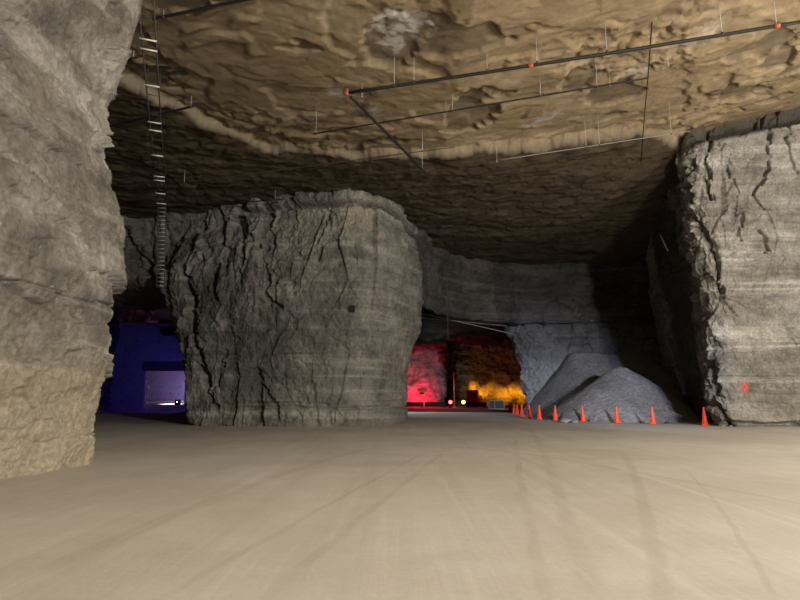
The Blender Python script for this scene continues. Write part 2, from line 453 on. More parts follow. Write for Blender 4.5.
edge = t.math('MULTIPLY', t.math('MULTIPLY', t.attr('far'), t.math('SUBTRACT', 1.0, t.attr('far'))), 4.0)
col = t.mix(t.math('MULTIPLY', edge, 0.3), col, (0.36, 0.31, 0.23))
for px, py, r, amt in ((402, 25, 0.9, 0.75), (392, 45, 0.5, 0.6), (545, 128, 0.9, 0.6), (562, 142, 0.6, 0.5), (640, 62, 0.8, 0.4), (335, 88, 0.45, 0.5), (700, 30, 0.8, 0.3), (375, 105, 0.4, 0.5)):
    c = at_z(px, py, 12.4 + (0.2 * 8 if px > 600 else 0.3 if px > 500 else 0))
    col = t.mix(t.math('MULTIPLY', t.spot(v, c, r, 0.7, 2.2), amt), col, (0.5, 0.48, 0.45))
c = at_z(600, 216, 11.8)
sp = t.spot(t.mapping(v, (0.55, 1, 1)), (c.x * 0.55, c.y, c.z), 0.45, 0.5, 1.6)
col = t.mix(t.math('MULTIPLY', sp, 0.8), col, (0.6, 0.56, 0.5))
col = t.mix(t.maprange(fine, 0.34, 0.6, 0.22, 0.0), col, (0.06, 0.045, 0.03))
t.bump(t.math('ADD', t.math('MULTIPLY', med, 0.6), t.math('MULTIPLY', fine, 0.4)), 0.8, 0.07)
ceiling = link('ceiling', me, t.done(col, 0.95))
setp(ceiling, 'rough brown rock ceiling with flaked slabs and a stepped ledge', 'ceiling', None, 'structure')

# ------------------------------------------------------------------ rock walls and pillars
M_left = rock_mat('left_rock', (0.095, 0.086, 0.072), (0.212, 0.192, 0.162), (0.33, 0.30, 0.255), 0.55, 1.3, ((0.40, 0.33, 0.225), 2.6),
    spots=((tuple(at(75, 135, 12.5)), 1.0, (0.46, 0.42, 0.36), 0.7, 0.7, 1.2), (tuple(at(25, 200, 10.8)), 1.3, (0.13, 0.12, 0.105), 0.7, 0.8, 1.2), (tuple(at(60, 240, 12)), 1.0, (0.15, 0.14, 0.12), 0.6, 0.8, 1.2), (tuple(at(30, 90, 10)), 0.8, (0.2, 0.17, 0.13), 0.6, 0.8, 1.2)))
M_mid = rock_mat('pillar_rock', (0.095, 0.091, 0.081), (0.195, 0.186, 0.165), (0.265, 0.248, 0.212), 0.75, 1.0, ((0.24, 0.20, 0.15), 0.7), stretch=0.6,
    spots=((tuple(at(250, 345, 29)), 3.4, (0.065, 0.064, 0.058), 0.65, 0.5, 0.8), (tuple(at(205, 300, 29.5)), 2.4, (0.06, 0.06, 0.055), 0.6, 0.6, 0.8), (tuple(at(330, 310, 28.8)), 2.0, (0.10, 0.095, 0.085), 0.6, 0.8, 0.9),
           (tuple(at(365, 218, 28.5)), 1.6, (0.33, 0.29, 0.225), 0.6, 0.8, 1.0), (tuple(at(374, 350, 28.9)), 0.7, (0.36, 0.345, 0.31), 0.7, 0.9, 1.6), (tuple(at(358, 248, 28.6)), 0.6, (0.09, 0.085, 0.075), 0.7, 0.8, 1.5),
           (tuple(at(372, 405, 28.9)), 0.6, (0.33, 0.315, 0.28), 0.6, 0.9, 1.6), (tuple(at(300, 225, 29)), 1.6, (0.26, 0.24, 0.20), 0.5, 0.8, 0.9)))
M_brow = rock_mat('brow_rock', (0.08, 0.078, 0.07), (0.15, 0.143, 0.127), (0.2, 0.19, 0.165), 0.4, 1.0)
M_back = rock_mat('back_rock', (0.06, 0.058, 0.056), (0.115, 0.113, 0.11), (0.16, 0.157, 0.153), 0.6, 1.0, ((0.40, 0.40, 0.41), 5.2))
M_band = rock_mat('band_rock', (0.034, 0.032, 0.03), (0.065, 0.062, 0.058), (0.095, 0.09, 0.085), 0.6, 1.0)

# near left: a corner of rock that runs along the left of the hall
def lv(z, dx): return (z, [(-8.5 + dx, -8), (-7.4 + dx, 0), (-6.95 + dx, 7), (-6.85 + dx, 10.4), (-6.72 + dx, 12.2), (-6.85 + dx, 13.2), (-7.9 + dx, 14.2), (-11, 15.0), (-16, 15.5), (-24, 15)])
left_wall = rock_object('wall_left', [lv(-0.3, 0.02), lv(1.2, 0.1), lv(2.4, 0.2), lv(3.6, 0.32), lv(5.2, 0.22), lv(7.2, -0.1), lv(8.2, -0.35), lv(9.8, 0.0), lv(10.8, 0.15), lv(13.2, 0.6)],
    620, 520, M_left, 21, dens=[.15, .3, 1.2, 2.6, 3, 3, 1.6, .5, .2, .1], flip=1, label='near rock wall on the left with a warm tan foot and cracked ledges', cat='rock wall',
    slab=0.22, slab_sc=(0.45, 0.45, 0.6), crack=0.0, strata=0.06, layer=1.7, fine=0.065, big=0.2,
    ledges=((lambda p: 3.2 + 0.02 * p[:, 1] + 0.12 * vnoise(p * 1.1, 3), 0.03, 0.13, -12, 0), (lambda p: 0.62 + 0.1 * vnoise(p * 1.7, 4), 0.03, 0.05, -12, 0)))

# the central pillar
top = [(-16, 50), (-16, 41), (-15.2, 35.5), (-11, 31.8), (-7, 29.9), (-3.8, 28.6), (-2.2, 28.5), (-0.9, 29.4), (0.1, 31.8), (1.2, 36), (1.8, 41), (2, 48), (-1, 56)]
mid = [(-12, 50), (-12.6, 41), (-12.9, 34.0), (-12.2, 30.9), (-9.0, 29.4), (-4.6, 28.8), (-2.4, 28.8), (-0.9, 29.6), (0.35, 31.8), (1.0, 34.5), (0.8, 39), (-0.4, 46), (-3, 54)]
low = [(-10.5, 50), (-11.4, 41), (-11.7, 34), (-11.1, 30.6), (-8.3, 29.3), (-4.6, 28.9), (-2.6, 29.0), (-1.2, 29.8), (-0.1, 31.6), (0.35, 34), (0.1, 39), (-1.2, 46), (-4, 54)]
up = [(-13.5, 50), (-14.0, 41), (-14.2, 34.8), (-12.6, 31.2), (-8.8, 29.6), (-4.4, 28.7), (-2.3, 28.7), (-0.9, 29.5), (0.3, 31.7), (1.15, 34.8), (1.2, 39), (0.2, 46), (-2.5, 54)]
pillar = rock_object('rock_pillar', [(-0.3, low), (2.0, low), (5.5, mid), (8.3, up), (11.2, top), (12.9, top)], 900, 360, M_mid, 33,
    dens=[.2, .2, .7, 2.2, 2.6, 2.6, 2.8, 2.8, 2.2, 1.2, .6, .3, .1], flip=1, label='massive free-standing grey rock pillar in the middle of the hall', cat='rock pillar',
    mask_fn=lambda p: 0.28 + 0.35 * sstep(6.5, 9.5, p[:, 2]) + 0.48 * sstep(-4.0, -8.5, p[:, 0] + 1.5 * vnoise(p * 0.3, 5)),
    slab=0.50, slab_sc=(0.62, 0.62, 0.2), crack=0.12, strata=0.13, layer=1.2, fine=0.11, big=0.3, ymax=36,
    cracks=(pcrack(((172, 262), (188, 320), (197, 360), (212, 404)), 29.6, 0.30, 0.9), pcrack(((212, 404), (217, 380), (224, 352)), 29.6, 0.14, 0.45),
            pcrack(((262, 245), (266, 292), (274, 306), (286, 309)), 29.0, 0.16, 0.4), pcrack(((330, 205), (322, 235), (316, 262)), 28.7, 0.10, 0.3), pcrack(((230, 212), (246, 240), (240, 285)), 29.3, 0.16, 0.4),
            pcrack(((255, 370), (268, 392), (280, 420)), 29, 0.12, 0.3)),
    ledges=((11.35, 0.13, 0.55, -9, 3), (0.95, 0.07, 0.12, -8, 1)))

# brow of rock over the left passage
def brow(z, dy): return (z, [(-9, 40 + dy), (-9.6, 34.2 + dy), (-12, 32.9 + dy), (-15, 33.6 + dy), (-18.5, 34.5 + dy), (-23, 36.0 + dy), (-30, 38 + dy), (-36, 44 + dy)])
rock_object('wall_over_left_passage', [(7.9, [(x, y + 8) for x, y in brow(0, 0)[1]]), brow(8.15, 1.2), brow(9.4, 0.3), brow(11.0, -0.2), brow(12.4, -0.7)], 320, 130, M_brow, 41, flip=-1,
    label='overhanging grey rock brow above the dark left passage', cat='rock wall', slab=0.5, slab_sc=(0.8, 0.8, 0.25), crack=0.3, strata=0.1, fine=0.12, big=0.3)

# right pillar: dark side face towards the gravel, lit front face
def rp(z, c, yb): return (z, [(c + 6.0, 48), (c + 3.6, 41), (c + 1.9 , 35), (c + 0.75, 31 + yb), (c + 0.12, 29.3 + yb), (c + 0.75, 28.5 + yb), (c + 3.5, 28.3 + yb), (c + 7.5, 27.9 + yb), (c + 12, 27.2 + yb), (c + 20, 26 + yb)])
h_ = ground(752, 425)
red_c = at(751, 388, 28.2)
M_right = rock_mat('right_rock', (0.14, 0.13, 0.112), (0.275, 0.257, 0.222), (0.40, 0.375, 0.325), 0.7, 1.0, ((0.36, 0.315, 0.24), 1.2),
    spots=((tuple(red_c), 0.27, (0.72, 0.10, 0.075), 0.8, 0.8, 3.0),) + tuple(((16.4, 35.5, z_), 5.2, (0.05, 0.042, 0.034), 0.9, 0.15, 0.8) for z_ in (1.0, 5.0, 9.0, 13.0)),  # red mark, then big dark spots that paint shade onto the side face
    top_shade=(0.2, 12.42 - 0.6 - 1.15, 1.2, (0.06, 0.05, 0.038)))  # shadow under the ceiling painted as a dark band along the wall top
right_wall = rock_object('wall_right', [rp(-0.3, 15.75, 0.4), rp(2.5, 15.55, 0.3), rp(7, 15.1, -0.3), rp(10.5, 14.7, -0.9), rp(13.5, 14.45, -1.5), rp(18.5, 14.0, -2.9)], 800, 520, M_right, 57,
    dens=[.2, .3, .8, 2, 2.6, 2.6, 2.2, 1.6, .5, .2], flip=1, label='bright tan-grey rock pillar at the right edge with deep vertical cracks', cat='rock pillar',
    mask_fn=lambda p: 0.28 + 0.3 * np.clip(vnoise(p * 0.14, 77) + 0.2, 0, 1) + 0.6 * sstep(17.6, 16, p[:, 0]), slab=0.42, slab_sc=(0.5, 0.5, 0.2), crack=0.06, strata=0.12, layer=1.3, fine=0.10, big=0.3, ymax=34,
    cracks=(pcrack(((766, 100), (763, 140), (773, 168), (760, 192), (770, 206)), 27, 0.10, 0.6), pcrack(((779, 108), (784, 140), (800, 172)), 27, 0.09, 0.5),
            pcrack(((690, 165), (700, 222), (718, 262), (724, 290)), 27.8, 0.12, 0.6), pcrack(((706, 290), (716, 340), (728, 392), (740, 424)), 28.3, 0.18, 0.5),
            pcrack(((722, 160), (738, 210), (742, 240)), 27.5, 0.07, 0.3), pcrack(((758, 232), (770, 252)), 27.7, 0.09, 0.4), pcrack(((708, 130), (703, 165), (712, 200)), 27.5, 0.09, 0.5),
            pcrack(((738, 422), (770, 427), (800, 424)), 28.4, 0.2, 0.4)),
    ledges=((lambda p: 12.5 + 0.2 * (p[:, 0] - 3) - 1.25, -0.3, 1.3, 15.0, 40),))

# back wall, lower part behind the gravel
def bw(z, dx): return (z, [(17.5 + dx, 70), (14.2 + dx, 60), (10.6 + dx, 51), (9.4 + dx, 48.2), (10.6 + dx, 47.2), (14, 47), (19, 46.6), (26, 45), (36, 43)])
back = rock_object('wall_back', [bw(-0.3, 0.9), bw(2, 0.9), bw(3.6, 0.75), bw(5.4, 0.15), bw(7.6, -0.45), bw(9.5, -0.6)], 420, 160, M_back, 63, flip=1,
    dens=[.4, .6, 1, 2, 2, 2, 1.6, .6, .2], label='pale grey rock wall behind the gravel pile', cat='rock wall', slab=0.35, slab_sc=(0.6, 0.6, 0.3), crack=0.22, strata=0.12, fine=0.13, big=0.3)
# the band of rock above it, over the mouth of the lit passage
def ub(z, dy): return (z, [(-1, 33.5 + dy), (1.0, 36.0 + dy), (2.6, 40.5 + dy), (5.5, 44.4 + dy), (9.5, 46.2 + dy), (14, 46.6 + dy), (19, 46 + dy), (26, 44.5 + dy), (36, 43 + dy)])
rock_object('wall_over_passage', [(7.3, [(x, y + 9) for x, y in ub(0, 0)[1]]), ub(7.25, 1.6), ub(7.5, 0.1), ub(9.0, -0.1), ub(11, -0.5), ub(12.4, -0.9)], 420, 140, M_band, 71, flip=1,
    label='grey rock band above the mouth of the red-lit passage', cat='rock wall', slab=0.4, slab_sc=(0.6, 0.6, 0.4), crack=0.25, strata=0.16, layer=0.8, fine=0.12, big=0.3)

# far chambers
def slab_wall(name, pts, z0, z1, mat, seed, label, flip=1, ns=200, nz=80, **kw):
    k = dict(slab=0.6, slab_sc=(0.5, 0.5, 0.3), crack=0.3, strata=0.15, fine=0.25, big=0.7); k.update(kw)
    return rock_object(name, [(z0, pts), ((z0 + z1) / 2, pts), (z1, pts)], ns, nz, mat, seed, flip=flip, label=label, cat='rock wall', **k)
M_roof = rock_mat('dark_roof', (0.035, 0.035, 0.035), (0.07, 0.07, 0.07), (0.1, 0.1, 0.1), 0.2, 1.0)
M_far = rock_mat('far_rock', (0.2, 0.19, 0.18), (0.38, 0.36, 0.34), (0.5, 0.48, 0.45), 0.3, 1.0)
slab_wall('wall_red_chamber', [(-16, 86), (-6, 86.5), (0, 86), (5.4, 86), (6.6, 87.2), (6.9, 91), (7.2, 100)], -0.3, 10.5, M_far, 81, 'rock wall lit bright red at the end of the passage')
slab_wall('wall_amber_chamber', [(7.0, 104), (8.4, 97.5), (9.6, 95.6), (12, 96), (14.5, 97), (18, 97), (24, 96), (34, 90)], -0.3, 10.5, M_far, 83, 'rock wall lit amber from below, right of the red wall')
rr = np.meshgrid(np.linspace(-20, 40, 240), np.linspace(47, 110, 200))
x, y = rr[0].ravel(), rr[1].ravel(); p = np.stack([x, y, 0 * x], -1)
z = 7.6 + 2.4 * sstep(56, 80, y) - 0.5 * terrace(fbm(p * np.array([0.1, 0.16, 1]), 5, 91) * 4, 0.2) - 0.1 * fbm(p * 1.2, 3, 92)
me = grid_mesh('ceiling_of_passage', np.stack([x, y, z], -1).reshape(200, 240, 3)); me.flip_normals()
o = link('ceiling_of_passage', me, M_roof); setp(o, 'dark rock roof of the red and amber lit passage', 'ceiling', None, 'structure')

# left passage: side wall and the blue wall with its opening
slab_wall('wall_left_passage', [(-25, 34), (-27, 44), (-28.6, 54), (-30.4, 62), (-31, 72)], -0.3, 12, M_mid, 85, 'dark rock side of the left passage', ns=140)
t = NT('sprayed_wall'); v = t.coord()
vor = t.add('ShaderNodeTexVoronoi'); vor.inputs['Scale'].default_value = 1.0; vor.inputs['Randomness'].default_value = 0.12
t.l(t.mapping(v, (0.85, 0.0, 1.1)), vor.inputs['Vector'])
dots = t.maprange(vor.outputs['Distance'], 0.05, 0.13, 1.0, 0.0)
n = t.noise(v, 0.8, 6, 0.6)
col = t.mix(t.maprange(n, 0.3, 0.7), (0.5, 0.5, 0.52), (0.62, 0.62, 0.64))
col = t.mix(t.math('MULTIPLY', dots, 0.75), col, (0.09, 0.09, 0.1))
t.bump(n, 0.3, 0.1)
M_spray = t.done(col, 0.8)
BY = 62.0
o0, o1, oh = at(143.5, 400, BY).x, at(184, 400, BY).x, at(160, 371, BY).z
hx0, hx1, hz = at(106, 400, BY).x, o1 + 7, at(140, 323, BY).z
bm = bmesh.new()
add_box(bm, (hx0 - 3, BY, -0.1), (o0, BY + 0.5, hz)); add_box(bm, (o1, BY, -0.1), (hx1, BY + 0.5, hz)); add_box(bm, (o0, BY, oh), (o1, BY + 0.5, hz))
blue = link('wall_blue', bm_mesh('wall_blue', bm), M_spray, None, False)
setp(blue, 'blue-lit wall with rows of bolt dots and a doorway at the end of the left passage', 'wall', None, 'structure')
M_grey = plain('grey_painted_metal', (0.16, 0.15, 0.14), 0.6)
hd = box_obj('trim_1', (o0 - 0.1, BY - 0.25, oh), (o1 + 0.1, BY - 0.02, at(160, 362, BY).z), M_grey)
setp(hd, 'grey header beam over the doorway in the blue-lit wall', 'beam', None, 'structure')
bm = bmesh.new(); add_box(bm, (o0 - 12, BY + 16, -0.1), (o1 + 6, BY + 16.4, 9))
pw = link('wall_purple', bm_mesh('wall_purple', bm), M_spray, None, False)
setp(pw, 'pale purple dotted wall seen through the doorway of the blue-lit wall', 'wall', None, 'structure')

# ------------------------------------------------------------------ gravel
t = NT('gravel'); v = t.coord()
vo = t.add('ShaderNodeTexVoronoi'); vo.inputs['Scale'].default_value = 7.0; t.l(v, vo.inputs['Vector'])
n = t.noise(v, 0.7, 7, 0.65)
col = t.mix(t.maprange(n, 0.3, 0.7), (0.25, 0.245, 0.24), (0.34, 0.335, 0.33))
sepc = t.add('ShaderNodeSeparateColor'); t.l(vo.outputs['Color'], sepc.inputs[0])
col = t.mix(t.maprange(sepc.outputs[0], 0.0, 1.0, 0.0, 0.45), col, (0.10, 0.098, 0.095))
t.bump(vo.outputs['Distance'], 0.5, 0.06)
M_gravel = t.done(col, 0.95)
cones = [(705, 425.3, 'orange traffic cone at the foot of the right rock pillar, first from the right'),
         (653, 424.0, 'orange traffic cone before the right flank of the gravel pile, second from the right'),
         (617, 422.8, 'orange traffic cone below the peak of the gravel pile, third from the right'),
         (583, 421.6, 'orange traffic cone fourth from the right, at the left flank of the gravel pile'),
         (555.5, 420.4, 'orange traffic cone fifth from the right, just left of the pale stone'),
         (539.6, 419.4, 'orange traffic cone sixth from the right, before the gravel bank'),
         (529.4, 418.2, 'orange traffic cone seventh from the right, where the line bends away'),
         (522, 416.6, 'orange traffic cone eighth from the right, behind the bend of the line'),
         (517.4, 415.0, 'small-looking orange traffic cone ninth from the right, by the wall corner'),
         (514.4, 413.6, 'small-looking orange traffic cone third from the far end of the line'),
         (511.4, 412.0, 'orange traffic cone second from the far end of the line'),
         (509.2, 410.6, 'farthest orange traffic cone, at the passage end of the line near the grey cage')]
def heap(name, cx, cy, rx, ry, h, label, seed, n=150, ridge=0.0):
    u = np.linspace(-1.08, 1.08, n); U, V = np.meshgrid(u, u)
    r = np.sqrt((np.maximum(0, np.abs(U) - ridge) / (1 - ridge))**2 + V**2)
    p = np.stack([(U * rx).ravel(), (V * ry).ravel(), 0 * U.ravel()], -1)
    prof = np.where(r < 1, (1 - r), (1 - r)).ravel()
    k = 0.06
    hgt = h * (np.sqrt(prof**2 + 0) * np.sign(prof))
    hgt = np.where(hgt > h * 0.9, h * 0.9 + (hgt - h * 0.9) * 0.4, hgt)
    hgt = hgt + 0.10 * fbm(p * 0.5, 4, seed) + 0.035 * fbm(p * 3, 3, seed + 5)
    for px_, py_, _l in cones:
        g_ = ground(px_, py_); dd_ = np.hypot(p[:, 0] + cx - g_.x, p[:, 1] + cy - g_.y)
        hgt = np.minimum(hgt, -0.15 + 7.0 * np.maximum(0, dd_ - 0.30))
    hgt = np.maximum(hgt, -0.15)
    P = np.stack([p[:, 0] + cx, p[:, 1] + cy, hgt], -1).reshape(n, n, 3)
    o = link(name, grid_mesh(name, P), M_gravel)
    return setp(o, label, 'gravel pile')
pk = at(622, 364, 37.5)
heap('gravel_pile', pk.x + 0.1, pk.y + 0.7, 5.2, 5.0, pk.z + 0.15, 'tall cone-shaped grey gravel pile behind the line of orange cones', 201)
pk2 = at(604, 353, 47)
heap('gravel_bank', pk2.x + 0.3, pk2.y, 7.0, 8.2, pk2.z + 0.45, 'broad grey gravel bank sloping up against the pale rock wall, behind the cone-shaped pile', 221, ridge=0.4)

# loose stones at the foot of the pile
M_stone = rock_mat('loose_stone', (0.2, 0.19, 0.18), (0.33, 0.32, 0.3), (0.45, 0.43, 0.4), 0.2, 1.0)
M_dstone = rock_mat('dark_stone', (0.04, 0.04, 0.04), (0.08, 0.078, 0.075), (0.12, 0.115, 0.11), 0.2, 1.0)
def stone(px, py, r, label, seed, sq=0.6, mat=M_stone):
    g = ground(px, py); bm = bmesh.new()
    bmesh.ops.create_icosphere(bm, subdivisions=3, radius=r)
    co = np.array([v.co[:] for v in bm.verts])
    d = 1 + 0.35 * fbm(co / r * 0.9 + seed * 3.1, 3, seed)
    for v, k in zip(bm.verts, d): v.co = Vector((v.co.x * k * 1.25, v.co.y * k, max(v.co.z * k * sq, -r * sq * 0.55)))
    o = link('loose_stone', bm_mesh('loose_stone', bm), mat, None, True)
    o.location = (g.x, g.y, r * sq * 0.5)
    return setp(o, label, 'stone', 'loose stones at the foot of the gravel')
stone(566.5, 422.3, 0.34, 'pale grey stone on the floor between the fourth and fifth cones from the right', 1, 0.5)
stone(574.5, 422.8, 0.16, 'small pale stone just right of the larger pale grey stone at the gravel foot', 2)
stone(642.5, 423.6, 0.11, 'dark stone on the floor just left of the second cone from the right', 3, 0.8, M_dstone)
stone(667, 423.8, 0.10, 'dark stone at the gravel foot just right of the second cone from the right', 4, 0.8, M_dstone)

# ------------------------------------------------------------------ traffic cones
M_cone = plain('orange_cone_plastic', (0.95, 0.085, 0.035), 0.35, vary=0.12)
def make_cone():
    root = empty('traffic_cone', (0, 0, 0), None, 'traffic cone', 'orange traffic cones in a line past the gravel')
    bm = bmesh.new()
    add_lathe(bm, [(0.165, 0.035), (0.15, 0.06), (0.142, 0.08), (0.040, 0.86), (0.036, 0.895), (0.026, 0.91), (0.018, 0.91), (0.018, 0.87)], 28)
    link('cone_body', bm_mesh('cone_body', bm), M_cone, root)
    bm = bmesh.new(); add_box(bm, (-0.19, -0.19, 0), (0.19, 0.19, 0.035), 0.012)
    link('base', bm_mesh('base', bm), M_cone, root, False)
    return root
def copy_tree(o, parent=None):
    c = o.copy(); C.objects.link(c)
    if parent is not None: c.parent = parent
    for ch in list(o.children): copy_tree(ch, c)
    return c
proto = make_cone()
for i, (px, py, lab) in enumerate(cones):
    o = proto if i == 0 else copy_tree(proto)
    g = ground(px, py); o.location = (g.x, g.y, 0.01); o.rotation_euler.z = random.uniform(-0.5, 0.5); o['label'] = lab

# ------------------------------------------------------------------ pipes under the ceiling
M_pipe = plain('black_pipe', (0.018, 0.017, 0.016), 0.5, vary=0.4)
M_dull = plain('dull_grey_pipe', (0.06, 0.055, 0.05), 0.5)
M_rod = plain('galvanised_rod', (0.42, 0.41, 0.38), 0.5, 0.1)
M_cond = plain('pale_conduit', (0.24, 0.23, 0.21), 0.5)
M_redfit = plain('red_coupling', (0.35, 0.09, 0.05), 0.5)
M_black = plain('matt_black', (0.012, 0.012, 0.013), 0.6)
M_white = plain('off_white_metal', (0.62, 0.6, 0.56), 0.5)
ceil_bvh = bvh_of(ceiling)
def up_hit(p):
    h = ceil_bvh.ray_cast(Vector((p.x, p.y, p.z - 2.0)), Vector((0, 0, 1)))
    return h[0].z if h[0] is not None else p.z + 0.6
def bez(A, B, n=12, sag=0.0):
    return [A.lerp(B, k / n) - Vector((0, 0, sag * math.sin(math.pi * k / n))) for k in range(n + 1)]
def run(name, A, B, r, mat, label, cat, hangers=(), sag=0.0, group=None, rod=0.010):
    base = A.copy()
    root = empty(name, base, label, cat, group)
    pts = [q - base for q in bez(A, B, 14, sag)]
    tube_obj('pipe_body', pts, r, mat, root, 10)
    for k in hangers:
        q = A.lerp(B, k); zt = up_hit(q) + 0.15
        hr = tube_obj('hanger_rod', [q - base + Vector((0, 0, -r)), Vector((q.x, q.y, zt)) - base], rod, M_rod, root, 6)
        bm = bmesh.new()
        d = (B - A).normalized()
        add_tube(bm, [q - base - d * 0.03, q - base + d * 0.03], r + 0.012, 10)
        link('clamp', bm_mesh('clamp', bm), M_dull, hr)
    return root
A1, B1 = at_z(347, 93, 11.25), at_z(812, 20, 12.6)
main = run('ceiling_pipe', A1, B1, 0.055, M_pipe, 'long black pipe slung under the near ceiling from the red-ended corner to the right edge', 'pipe', (0.11, 0.155, 0.32, 0.43, 0.58, 0.82, 0.93), 0.05)
bm = bmesh.new(); dr = (B1 - A1).normalized(); add_tube(bm, [-dr * 0.10, dr * 0.06], 0.075, 12)
add_lathe(bm, [(0.04, 0.0), (0.05, 0.02), (0.05, 0.13), (0.03, 0.16)], 12)
link('end_coupling', bm_mesh('end_coupling', bm), M_redfit, main)['label'] = 'red coupling'
for k in (0.415, 0.93):
    bm = bmesh.new(); q = A1.lerp(B1, k) - A1; q.z -= 0.05 * math.sin(math.pi * k); add_tube(bm, [q - dr * 0.08, q + dr * 0.08], 0.07, 12)
    link('coupling', bm_mesh('coupling', bm), M_redfit, main)['label'] = 'reddish pipe coupling'
A2, B2 = at_z(351, 97, 11.17), at_z(424, 171, 11.05)
br = run('branch_pipe', A2, B2, 0.05, M_pipe, 'short black pipe running away from the red-ended corner towards the central pillar', 'pipe', (0.97,))
run('thin_ceiling_pipe', at_z(313, 134, 11.3), at_z(648, 78, 12.3), 0.028, M_pipe, 'thin black pipe behind the long black pipe, crossing above the branch pipe', 'pipe', (0.01, 0.42, 0.44, 0.7, 0.86))
run('grey_conduit', at_z(500, 160, 11.5), at_z(690, 131, 12.9), 0.018, M_cond, 'thin pale grey conduit along the ceiling ledge left of the right rock pillar', 'conduit', (0.45, 0.52, 0.9))
run('upper_left_pipe', at_z(153, 19, 12.0), at_z(262, -4, 12.1), 0.045, M_pipe, 'black pipe at the top left of the ceiling beside the hanging cable tray', 'pipe', (0.1, 0.9))
run('left_pipe', at_z(100, 129, 11.75), at_z(194, 106, 11.85), 0.045, M_pipe, 'black pipe crossing the cable tray above the near left rock wall corner', 'pipe', (0.97,))
run('high_left_pipe', at_z(92, 70, 11.9), at_z(138, 57, 12.0), 0.035, M_pipe, 'short black pipe emerging behind the top of the near left rock wall', 'pipe', (0.9,))
run('far_conduit', at_z(172, 184, 11.3), at_z(455, 147, 11.4), 0.02, M_dull, 'thin dark conduit on the far dark ceiling above the central pillar', 'conduit', (0.05, 0.9))
run('ledge_cable', at(112, 213, 33.4), at(285, 199, 28.5), 0.03, M_pipe, 'black cable along the top edge of the central pillar', 'cable', (0.2, 0.95))
run('passage_pipe', at(412, 311, 43.5), at(513, 334, 46.0), 0.032, M_cond, 'pale pipe sloping across the mouth of the red-lit passage', 'pipe')
run('passage_conduit', at(414, 317, 44.8), at(508, 326, 47.0), 0.028, M_cond, 'thin pale conduit level across the mouth of the red-lit passage', 'conduit')
p0 = at(447, 272, 40.6)
tube = run('hanging_conduit', at(447, 268, 40.3), at(448, 340, 40.3), 0.03, M_dull, 'thin dark conduit hanging down beside the mouth of the red-lit passage', 'conduit')

# loose roof bolts hanging free
for px, y0, y1, lab in ((362, 73, 97, 'thin rod hanging from the ceiling right of the red-ended pipe corner'), (610, 52, 86, 'thin rod hanging below the long black pipe over the ceiling stain'),
                        (497, 142, 162, 'thin rod hanging from the ceiling ledge right of the branch pipe'), (668, 50, 66, 'thin rod hanging from the ceiling above the right rock pillar corner')):
    q = at_z(px, y1, 11.7 if px < 600 else 12.9); zt = up_hit(q) + 0.1
    bm = bmesh.new(); add_tube(bm, [(q.x, q.y, q.z), (q.x, q.y, zt)], 0.011, 6)
    add_lathe(bm, [(0.03, 0), (0.03, 0.03)], 8, (q.x, q.y, q.z))
    setp(link('roof_bolt', bm_mesh('roof_bolt', bm), M_rod), lab, 'roof bolt', 'roof bolts hanging from the ceiling')
# black cable dangling across the ceiling by the right pillar
pts = []
for px, py in ((652, 22), (650, 48), (648, 78), (645, 110), (643, 135), (641, 165)):
    q = at_z(px, py, 12.9); q.z = min(q.z, up_hit(q) - 0.06); pts.append(q)
setp(tube_obj('ceiling_cable', pts, 0.02, M_pipe), 'black cable running back along the ceiling left of the right rock pillar', 'cable')

# ------------------------------------------------------------------ cable tray: along the ceiling, then down the rock
T0, T1 = at_z(145, -10, 11.5), at_z(162, 206, 11.3)
T2 = at(160.5, 288, T1.y + 0.3)
tray = empty('cable_tray', T0, 'grey ladder-shaped cable tray running along the ceiling and down by the left passage', 'cable tray')
hw = 0.19
def seg_ladder(A, B, side):
    for s in (-1, 1):
        tube_obj('rail', [A + side * hw * s - T0, B + side * hw * s - T0], 0.022, M_dull, tray, 6)
d1 = (T1 - T0).normalized(); side1 = d1.cross(Vector((0, 0, 1))).normalized()
d2 = (T2 - T1).normalized(); side2 = Vector((1, 0.1, 0)).normalized()
seg_ladder(T0, T1, side1); seg_ladder(T1, T2, side2)
M_bright = plain('bright_rung', (0.75, 0.72, 0.65), 0.4)
def closest(A, B, py):
    lo, hi = 0.0, 1.0
    for _ in range(40):
        m = (lo + hi) / 2; q = A.lerp(B, m) - Vector((0, 0, CAMH))
        yc = q.y * math.cos(PITCH) + q.z * math.sin(PITCH); zc = -q.y * math.sin(PITCH) + q.z * math.cos(PITCH)
        if 300 - F * zc / yc < py: lo = m
        else: hi = m
    return (lo + hi) / 2
for py in (39, 49, 85, 122, 130, 155, 176, 180, 193, 203):
    q = A = T0.lerp(T1, closest(T0, T1, py)) - T0
    o = tube_obj('rung', [q - side1 * (hw + 0.06) - Vector((0, 0, 0.03)), q + side1 * (hw + 0.02) - Vector((0, 0, 0.03))], 0.024, M_bright, tray, 6); o['label'] = 'bright cross bar'
for k in range(24):
    q = T0.lerp(T1, (k + 0.5) / 24) - T0
    tube_obj('rung', [q - side1 * hw, q + side1 * hw], 0.014, M_dull, tray, 6)
n = 20
for k in range(n):
    q = T1.lerp(T2, (k + 0.5) / n) - T0
    tube_obj('rung', [q - side2 * hw, q + side2 * hw], 0.020, M_rod, tray, 6)
for k in (0.06, 0.3, 0.55, 0.8):
    q = T0.lerp(T1, k)
    for s in (-1, 1):
        a = q + side1 * hw * s
        tube_obj('hanger_rod', [a - T0, Vector((a.x, a.y, up_hit(a) + 0.12)) - T0], 0.01, M_dull, tray, 6)
e = T2 - T0
tube_obj('cable_end', [e, e + Vector((0.1, 0, -0.25)), e + Vector((0.35, 0.05, -0.35)), e + Vector((0.3, 0, -0.6)), e + Vector((0.55, 0, -0.85))], 0.035, M_dull, tray, 6)

